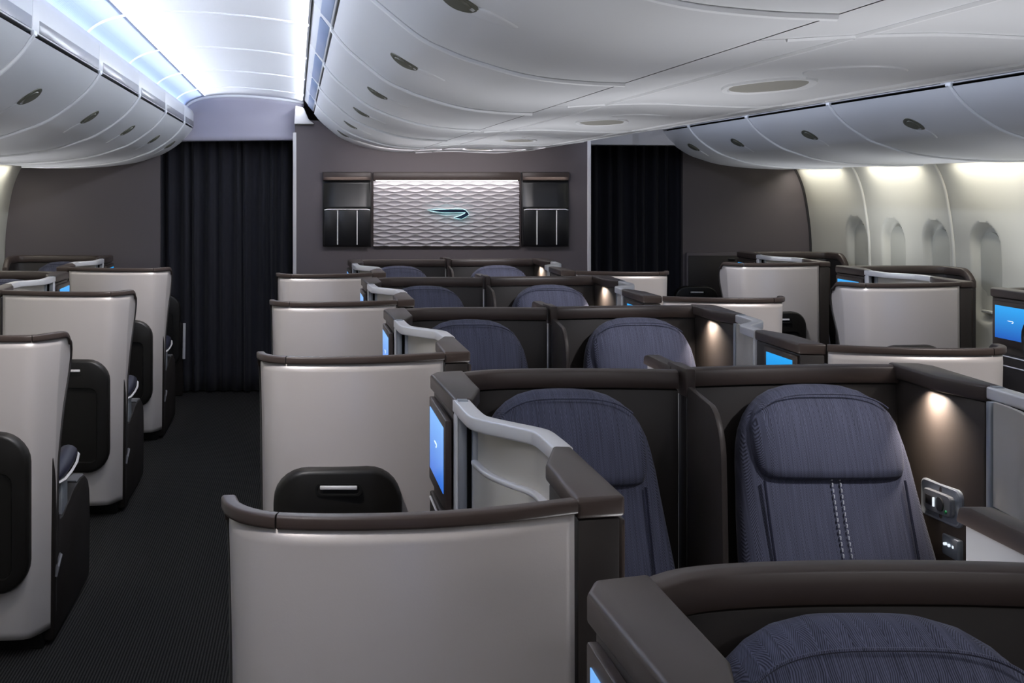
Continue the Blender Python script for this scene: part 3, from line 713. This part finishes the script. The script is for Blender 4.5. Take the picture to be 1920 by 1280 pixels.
def build_rear_seat(root, dx, window, sgn_emblem):
    """rear facing seat with its surround, sliding divider and both screens. dx shifts past a wider neighbour"""
    def X(pts): return [(x + dx, y) for x, y in pts]
    # --- near corner post and cap
    near = [(0.613, 0.0), (0.706, 0.02), (0.704, 0.42), (0.665, 0.425), (0.617, 0.27)]
    inn = [(0.618, 0.006), (0.697, 0.024), (0.696, 0.42), (0.668, 0.42), (0.624, 0.268)]
    b = NB(); prism(b, X(near), 1.166, 1.204); fin(b, 'near_cap', 'trim', root, 0.008, 3)
    b = NB(); prism(b, X(inn), 0.0, 1.164); np_ = fin(b, 'corner_post', 'innershell', root, 0.005)
    # screen on the inner side of the near section
    b = NB(); box(b, 0.697 + dx, 0.710 + dx, 0.035, 0.318, 0.88, 1.158); mo = fin(b, 'monitor', 'trim', root, 0.004)
    b = NB(); box(b, 0.7095 + dx, 0.7112 + dx, 0.060, 0.290, 0.93, 1.138); fin(b, 'screen', 'screen', mo)
    # --- sliding divider
    path = cr([(0.685, 0.42, 0), (0.682, 0.50, 0), (0.677, 0.575, 0), (0.663, 0.610, 0), (0.62, 0.665, 0), (0.575, 0.725, 0), (0.558, 0.765, 0), (0.552, 0.85, 0), (0.549, 0.985, 0)], 5)
    path = [(p.x + dx, p.y) for p in path]
    b = NB(); sweep(b, path, ribprof(0.044, 0.034, 0.005, 1.186)); ra = fin(b, 'divider_rail', 'silver', root)
    b = NB(); box(b, 0.536 + dx, 0.562 + dx, 0.945, 0.972, 1.2025, 1.206); fin(b, 'latch_button', 'steel', ra, 0.001)
    pn = cr([(0.684, 0.44, 0), (0.682, 0.52, 0), (0.672, 0.605, 0), (0.64, 0.67, 0), (0.607, 0.75, 0), (0.592, 0.83, 0), (0.586, 0.905, 0)], 5)
    pn = [(p.x + dx, p.y) for p in pn]
    b = NB(); sweep(b, pn, [(-0.006, 0.89), (0.006, 0.89), (0.006, 1.172), (-0.006, 1.172)]); fin(b, 'upper_panel', 'frost', root)
    b = NB(); sweep(b, pn, [(0.010, 0.02), (0.020, 0.02), (0.020, 1.052), (0.010, 1.052)]); lp = fin(b, 'lower_panel', 'frost2', root)
    b = NB(); sweep(b, [(p[0] - 0.014, p[1]) for p in pn], ribprof(0.018, 0.014, 0.005, 1.056)); fin(b, 'panel_lip', 'silver', lp)
    for (xa, xb, ya, yb, mt) in ((0.529, 0.534, 0.93, 0.985, 'silver'), (0.535, 0.562, 0.945, 0.965, 'steel'), (0.568, 0.596, 0.912, 0.932, 'steel'), (0.668, 0.702, 0.428, 0.44, 'silver')):
        b = NB(); box(b, xa + dx, xb + dx, ya, yb, 0.02, 1.17); fin(b, 'divider_post', mt, root, 0.002)
    b = NB(); box(b, 0.558 + dx, 0.574 + dx, 0.936, 0.943, 0.02, 1.168); fin(b, 'seal', 'black', root)
    # --- far block beside the shoulder
    fy = 0.03 if CT['s'] > 0 else 0.0
    far = [(0.513, 1.34 + fy), (0.535, 1.39 + fy), (0.62, 1.416 + fy), (0.622, 1.14), (0.575, 0.97), (0.528, 0.97)]
    ib = [(0.523, 1.33 + fy), (0.542, 1.38 + fy), (0.608, 1.406 + fy), (0.600, 1.15), (0.568, 0.985), (0.534, 0.985)]
    b = NB(); prism(b, X(far), 1.160, 1.206); fin(b, 'far_cap', 'trim', root, 0.008, 3)
    b = NB(); prism(b, X(ib), 0.0, 1.158); fin(b, 'wing_panel', 'wing', root, 0.005)
    # bulging leather flute down the wing, where the lamp shines
    def fl(u, v):
        z = lerp(0.30, 1.145, v); y = lerp(1.16, 1.40, u); hw = math.sin(math.pi * u)
        return (0.604 + dx + 0.006 - 0.012 * hw * lerp(0.4, 1.0, v) + 0.006, y, z)
    # monitor towards the aisle seat
    b = NB(); box(b, 0.508 + dx, 0.526 + dx, 0.99, 1.355, 0.905, 1.145); mo = fin(b, 'monitor', 'trim', root, 0.004)
    b = NB(); box(b, 0.5065 + dx, 0.5085 + dx, 1.022, 1.328, 0.945, 1.12); fin(b, 'screen', 'screenpale' if not window else 'screen', mo)
    ys, zs, ww = 1.19, 1.04, 0.055
    b = NB(); prism_x(b, [(ys - sgn_emblem * p * ww, zs + q * ww) for p, q in EMB], 0.5055 + dx, 0.5066 + dx); fin(b, 'screen_emblem', 'emblemwhite', mo)
    b = NB(); box(b, 0.512 + dx, 0.530 + dx, 0.99, 1.375, 0.30, 0.865); dr = fin(b, 'stowage_door', 'innershell', root, 0.005)
    b = NB(); tube(b, [(0.511 + dx, 1.02, 0.852), (0.511 + dx, 1.35, 0.852)], 0.004, 6); fin(b, 'silver_line', 'silver', dr)
    b = NB(); tube(b, [(0.511 + dx, 1.02, 0.80), (0.511 + dx, 1.35, 0.80)], 0.004, 6); fin(b, 'silver_line', 'silver', dr)
    # --- surround behind the seat
    if window:
        bk = [(0.606 + dx, 1.405, 0), (0.70 + dx, 1.47, 0), (0.85 + dx, 1.497, 0), (1.05 + dx, 1.502, 0), (1.22 + dx, 1.497, 0), (1.31 + dx, 1.47, 0), (1.345 + dx, 1.40, 0), (1.35 + dx, 1.27, 0), (1.345 + dx, 1.12, 0)]
    else:
        bk = [(0.608, 1.428, 0), (0.68, 1.477, 0), (0.78, 1.502, 0), (0.92, 1.513, 0), (1.10, 1.511, 0), (1.2765, 1.492, 0)]
    if not window and CT['s'] < 0:
        bk = [(0.606, 1.398, 0), (0.74, 1.402, 0), (0.90, 1.394, 0), (1.10, 1.368, 0), (1.2765, 1.335, 0)]
    pt = cr(bk, 7); path = [(p.x, p.y) for p in pt]
    zo = None
    if window: zo = [0] * (len(path) - 7) + [0, -0.004, -0.01, -0.02, -0.034, -0.052, -0.075]
    b = NB(); sweep(b, path, [(q, z) for q, z in [(0.016, 1.19), (0.016, 1.146), (-0.028, 1.146), (-0.032, 1.17), (-0.025, 1.195), (-0.014, 1.201), (0.008, 1.201)]], zo); fin(b, 'surround_rim', 'trim', root, 0.003)
    b = NB(); sweep(b, path, [(0.014, 0.05), (0.014, 1.144), (-0.018, 1.141), (-0.024, 0.9), (-0.020, 0.05)], zo); fin(b, 'surround_shell', 'innershell', root, 0.003)
    # --- seat: backrest with bolsters, head pillow, cushion
    cx = (0.925 if window else 0.910) + dx
    sy = 0.0 if window else (0.022 if CT['s'] > 0 else -0.10)
    def sec(z, y, w2, d2, e1=0.55, n=36):
        out = []
        for i in range(n):
            a = 2 * math.pi * i / n; c, s2 = math.cos(a), math.sin(a)
            out.append((cx + w2 * math.copysign(abs(c) ** e1, c), y + d2 * math.copysign(abs(s2) ** 0.8, s2), z))
        return out
    # lean: top against the surround, foot further aft
    def yb(z): return sy + interp([(0.40, 1.125), (0.6, 1.203), (0.8, 1.281), (1.0, 1.350), (1.18, 1.395)], z)
    rings = []
    for z, w2, d2 in ((0.40, 0.285, 0.06), (0.5, 0.29, 0.075), (0.6, 0.288, 0.075), (0.7, 0.282, 0.075), (0.8, 0.272, 0.075), (0.88, 0.263, 0.075), (0.95, 0.256, 0.075), (1.0, 0.248, 0.073), (1.04, 0.238, 0.070), (1.08, 0.220, 0.066), (1.11, 0.198, 0.060), (1.135, 0.170, 0.054), (1.155, 0.135, 0.044), (1.168, 0.09, 0.03), (1.173, 0.04, 0.014)):
        rings.append(sec(z, yb(z), w2, d2))
    rings = [[(x, y, z - 0.018 * min(1, max(0, (z - 0.4) / 0.4))) for x, y, z in r] for r in rings]
    b = NB(); loft(b, rings); br = fin(b, 'backrest', 'fabric', root, angle=80)
    # centre panel slightly proud with twin stitching
    for sx in (-0.012, 0.012):
        for _ in (0,):
            b = NB()
            for i in range(34):
                z = 0.42 + i * 0.0155; yy = yb(z + 0.004) - 0.0765
                box(b, cx + sx - 0.0014, cx + sx + 0.0014, yy - 0.002, yy + 0.004, z, z + 0.010)
            fin(b, 'stitching', 'stitch', br)
    for sx in (-1, 1):
        b = NB(); tube(b, [(cx + sx * 0.205, yb(z) - 0.069, z) for z in (0.42, 0.5, 0.6, 0.7, 0.8, 0.9)], 0.0035, 6); fin(b, 'seam', 'navypad', br)
    # head pillow
    rings = []
    for z, w2, d2, dy in ((0.918, 0.160, 0.012, -0.072), (0.921, 0.190, 0.030, -0.074), (0.932, 0.207, 0.047, -0.074), (0.955, 0.217, 0.056, -0.070), (0.99, 0.222, 0.060, -0.066), (1.03, 0.222, 0.060, -0.062), (1.07, 0.216, 0.058, -0.057), (1.10, 0.202, 0.054, -0.051), (1.128, 0.176, 0.048, -0.044), (1.15, 0.140, 0.040, -0.036), (1.165, 0.095, 0.028, -0.026), (1.172, 0.05, 0.012, -0.018)):
        rings.append(sec(z, yb(z) + dy + 0.022, w2, d2, 0.5))
    rings = [[(x, y, z - 0.018) for x, y, z in r] for r in rings]
    b = NB(); loft(b, rings); hp = fin(b, 'head_pillow', 'fabric', root, angle=80)
    pp = []
    for i in range(41):
        a = math.pi * (0.24 + 0.52 * i / 40); z = 1.0 + 0.158 * math.sin(a) ** 0.8
        pp.append((cx + 0.226 * math.copysign(abs(math.cos(a)) ** 0.62, math.cos(a)), yb(z) - 0.070 - 0.004 * math.sin(a), z - 0.018))
    b = NB(); tube(b, pp, 0.003, 6); fin(b, 'piping', 'fabric', hp)
    b = NB(); box(b, cx - 0.24, cx + 0.24, 0.62 + sy, 1.20 + sy, 0.30, 0.46); fin(b, 'seat_cushion', 'fabric', root, 0.035, 3)
    b = NB(); box(b, cx - 0.22, cx + 0.22, 0.66 + sy, 1.28 + sy, 0.0, 0.30); fin(b, 'seat_base', 'traydark', root, 0.01)
    # --- reading lamp and controls on the wing
    o3 = rr(0.18, 0.11, 0.022, 4)
    def cpl(k2, xx): return [(xx + dx + 0.0, 1.245 + p * k2 * 1.0, 0.835 + q * k2) for p, q in o3]
    wx = lambda y: interp([(0.985, 0.568), (1.15, 0.600), (1.408, 0.608)], y)
    def cp(k2, off): return [(wx(1.15 + p * k2) + off + dx, 1.15 + p * k2, 0.835 + q * k2) for p, q in o3]
    b = NB(); loft(b, [cp(1, -0.004), cp(1, 0.006), cp(0.93, 0.009), cp(0.86, 0.005)]); hs = fin(b, 'control_panel', 'steel', root)
    o4 = rr(0.125, 0.062, 0.014, 4)
    def hp2(k2, off): return [(wx(1.15 + p * k2) + off + dx, 1.15 + p * k2, 0.835 + q * k2) for p, q in o4]
    b = NB(); loft(b, [hp2(1, 0.005), hp2(1, 0.014), hp2(0.93, 0.017)]); fin(b, 'handset', 'sign', hs)
    def disc(yc2, zc2, r, o1, o2): return [[(wx(yc2) + oo + dx, yc2 + r * math.cos(2 * math.pi * i / 18), zc2 + r * math.sin(2 * math.pi * i / 18)) for i in range(18)] for oo in (o1, o2)]
    b = NB(); loft(b, disc(1.13, 0.835, 0.020, 0.016, 0.020)); fin(b, 'dial', 'rubber', hs)
    b = NB(); box(b, wx(1.175) + 0.016 + dx, wx(1.175) + 0.019 + dx, 1.158, 1.197, 0.822, 0.850); fin(b, 'keypad', 'rubber', hs, 0.003)
    b = NB(); box(b, wx(1.15) + 0.016 + dx, wx(1.15) + 0.0195 + dx, 1.153, 1.159, 0.822, 0.848); fin(b, 'display', 'emblemwhite', hs)
    b = NB(); loft(b, disc(1.107, 0.818, 0.005, 0.016, 0.020)); fin(b, 'green_key', 'green', hs)
    b = NB(); box(b, wx(1.10) - 0.008 + dx, wx(1.10) + 0.012 + dx, 1.06, 1.14, 0.69, 0.75); sc2 = fin(b, 'seat_controls', 'steel', root, 0.005)
    for q in range(3):
        b = NB(); loft(b, disc(1.082 + 0.017 * q, 0.725, 0.0045, 0.004, 0.016)); fin(b, 'button', 'emblemwhite', sc2)

OA, OR = (0.3, 0.1, 0.0), (0.95, 1.1, 0.0)
P0 = 1.85
LABA = 'pearl white backed aisle seat with black stowed footrest, '
def place_aisle(X0, s, W, f0, lean, Ys, labels, group):
    first = None
    for y, lab in zip(Ys, labels):
        loc = (X0 + s * OA[0], y + OA[1], 0)
        if first is None:
            first = thing('aisle_seat_pod', lab, 'airline seat', loc, group, s, OA); build_aisle_seat(first, W, f0, lean)
        else:
            c = copy_tree(first); c.location = loc; c['label'] = lab
def place_rear(X0, s, dx, window, Ys, labels, group, emb):
    first = None
    for y, lab in zip(Ys, labels):
        loc = (X0 + s * OR[0], y + OR[1], 0)
        if first is None:
            first = thing('rear_seat_pod', lab, 'airline seat', loc, group, s, OR); build_rear_seat(first, dx, window, emb)
        else:
            c = copy_tree(first); c.location = loc; c['label'] = lab
XL, XR = -0.12, 2.48
YU = [0.21, 2.06, 3.91, 5.76, 7.61]
place_aisle(XL, 1, 0.61, 0.045, 0.012, YU[1:], [
    'large pearl white curved aisle seat shell in the foreground, beside the left aisle',
    'pearl white aisle seat with black stowed footrest just beyond the foreground shell, left aisle side',
    'pearl white aisle seat of the centre block, third from the viewer beside the left aisle',
    'pearl white aisle seat of the centre block, farthest beside the left aisle'], 'centre block seats on the left aisle')
place_aisle(XR, -1, 0.61, 0.045, 0.012, [y + 0.20 for y in YU[2:]], [
    'pearl white aisle seat behind the lit navy seat at right, nearest on the right aisle',
    'pearl white aisle seat of the centre block, middle one on the right aisle',
    'pearl white aisle seat of the centre block, farthest on the right aisle'], 'centre block seats on the right aisle')
place_rear(XL, 1, 0, False, YU, [
    'navy herringbone seat in brown surround, cut by the bottom right corner',
    'navy rear facing seat behind the nearest silver divider, left of the grey fin',
    'navy rear facing seat left of the centre fin, third row from the viewer',
    'navy rear facing seat left of the centre fin, fourth row from the viewer',
    'navy rear facing seat left of the centre spine, last row before the bulkhead'], 'left hand rear facing seats of the centre block', 1)
place_rear(XR, -1, 0, False, [y + 0.20 for y in YU[1:]], [
    'navy seat with broad head pillow under a lit reading lamp, large at right',
    'navy seat with lit lamp right of the centre fin, third row from the viewer',
    'navy seat with lit lamp right of the centre fin, fourth row from the viewer',
    'navy rear facing seat right of the centre spine, last row before the bulkhead'], 'right hand rear facing seats of the centre block', -1)
# left window block
XLW, XRW = -0.905, 3.22
YLW = [4.47, 6.32, 8.17]; YRW = [5.03, 6.88, 8.73]
place_aisle(XLW, -1, 0.685, 0.087, 0.03, YLW, [
    'pearl white aisle seat nearest the left picture edge, with dark side console',
    'pearl white aisle seat on the left, middle of three, with navy arm rest',
    'pearl white aisle seat on the left, farthest, before the dark curtain'], 'window block seats on the left aisle')
place_aisle(XRW, 1, 0.685, 0.13, 0.03, YRW, [
    'pearl white aisle seat cut by the right picture edge, only its rim showing',
    'pearl white seat shell with wavy left edge, under the window row at right',
    'pearl white seat shell farthest at right, before the grey partition'], 'window block seats on the right aisle')
place_rear(XLW, -1, 0.075, True, YLW[1:], [
    'window seat surround at the left picture edge with bright screen and silver divider',
    'farthest left window seat in rounded brown surround before the grey partition'], 'rear facing window seats on the left', -1)
place_rear(XRW, 1, 0.075, True, YRW, [
    'window seat unit with blue emblem screen at the right picture edge',
    'window seat unit in brown surround under the windows, behind the wavy white shell',
    'farthest right window seat in brown surround touching the grey partition'], 'rear facing window seats on the right', 1)

# centre dividers between the paired seats ------------------------------------------
first = None
for i, y in enumerate(YU):
    lab = ['low white centre spine with brown top at the right picture edge', 'grey brown privacy fin between the two large navy seats', 'privacy fin and spine between the seats of the third row',
           'privacy fin and spine between the seats of the fourth row', 'privacy fin and spine between the seats of the last row'][i]
    o = (1.18, y + 1.5, 0)
    if first is None:
        e = first = thing('centre_divider', lab, 'divider', o, 'dividers between the paired centre seats', 1, (0, 0, 0))
        yo = -1.5
        b = NB(); box(b, -0.0125, 0.0125, 1.512 + yo, 1.83 + yo, 0.30, 1.165); fin(b, 'spine_panel', 'offwhite', e, 0.004)
        b = NB(); prism_x(b, [(1.562 + yo, 1.165), (1.562 + yo, 1.202), (1.80 + yo, 1.202), (1.835 + yo, 1.194), (1.845 + yo, 1.165)], -0.022, 0.022); fin(b, 'top_rail', 'trim', e, 0.005)
        b = NB(); prism(b, [(-0.015, 1.435 + yo), (0.015, 1.435 + yo), (0.0195, 1.56 + yo), (-0.0195, 1.60 + yo)], 1.125, 1.212); fin(b, 'joint_cap', 'trim', e, 0.006)
        b = NB(); box(b, -0.012, 0.012, 1.440 + yo, 1.512 + yo, 0.05, 1.125); fin(b, 'joint_post', 'innershell', e, 0.004)
        fp = [(1.440 + yo, 0.25), (1.440 + yo, 1.158)]
        for a in range(0, 91, 10): fp.append((1.27 + yo - 0.11 * math.sin(R(a)), 0.985 + 0.155 * math.cos(R(a))))
        fp += [(1.145 + yo, 0.7), (1.12 + yo, 0.25)]
        b = NB(); prism_x(b, fp, -0.010, 0.008); fin(b, 'privacy_fin', 'wing', e, 0.005)
    else:
        c = copy_tree(first); c['label'] = lab; c.location = o

# footrests fixed to the front partitions --------------------------------------------
o = (3.67, 10.85, 0)
e = thing('partition_footrest', 'black footrest folded up on the partition below the right curtain', 'footrest', o, 'footrests on the front partitions', 1, o)
b = NB(); box(b, 3.56, 3.78, 10.70, 10.80, 0.0, 0.5); fin(b, 'mount', 'console', e, 0.02)
footrest(e, 3.46, 3.86, 0.25, 0.86, lambda x: 10.72, 'footrest_panel')
o = (-1.15, 9.9, 0)
e = thing('partition_footrest', 'black footrest folded up beside the left curtain, beyond the farthest shell', 'footrest', o, 'footrests on the front partitions', 1, o)
b = NB(); box(b, -1.40, -0.96, 9.86, 9.92, 0.0, 0.62); fin(b, 'mount', 'console', e, 0.02)
b = NB(); tube(b, [(-0.95, 9.84, 0.32), (-0.945, 9.84, 0.62)], 0.012, 8); fin(b, 'silver_post', 'silver', e)
footrest(e, -1.41, -0.98, 0.25, 0.86, lambda x: 9.86, 'footrest_panel')

# ================================================================== SMALL LAMPS
WARM = (1.0, 0.90, 0.80)
for y in YU[1:]:
    # reading lamp on the right hand wing of each pair (mirrored unit)
    xw = XR - 0.617
    area('wing_lamp', (XR - 0.632, y + 0.20 + 1.17, 1.156), (0, R(-20), 0), 0.012, 0.065, 1.35, WARM, 120)
# overhead reading lights from the centre channel, aimed at the seats
for y in YU:
    for x, ly, tx, pw in ((1.50, 0.42, 0.86, 20), (1.97, 0.48, 1.50, 66)):
        y2 = y + (0.1 if x > 1.9 else 0)
        spot('overhead_reading_lamp', (x, y2 + ly, H + 0.27), (tx, y2 + 1.26, 0.95), pw, 34, 1.0, (0.95, 0.95, 1.0), 0.025)
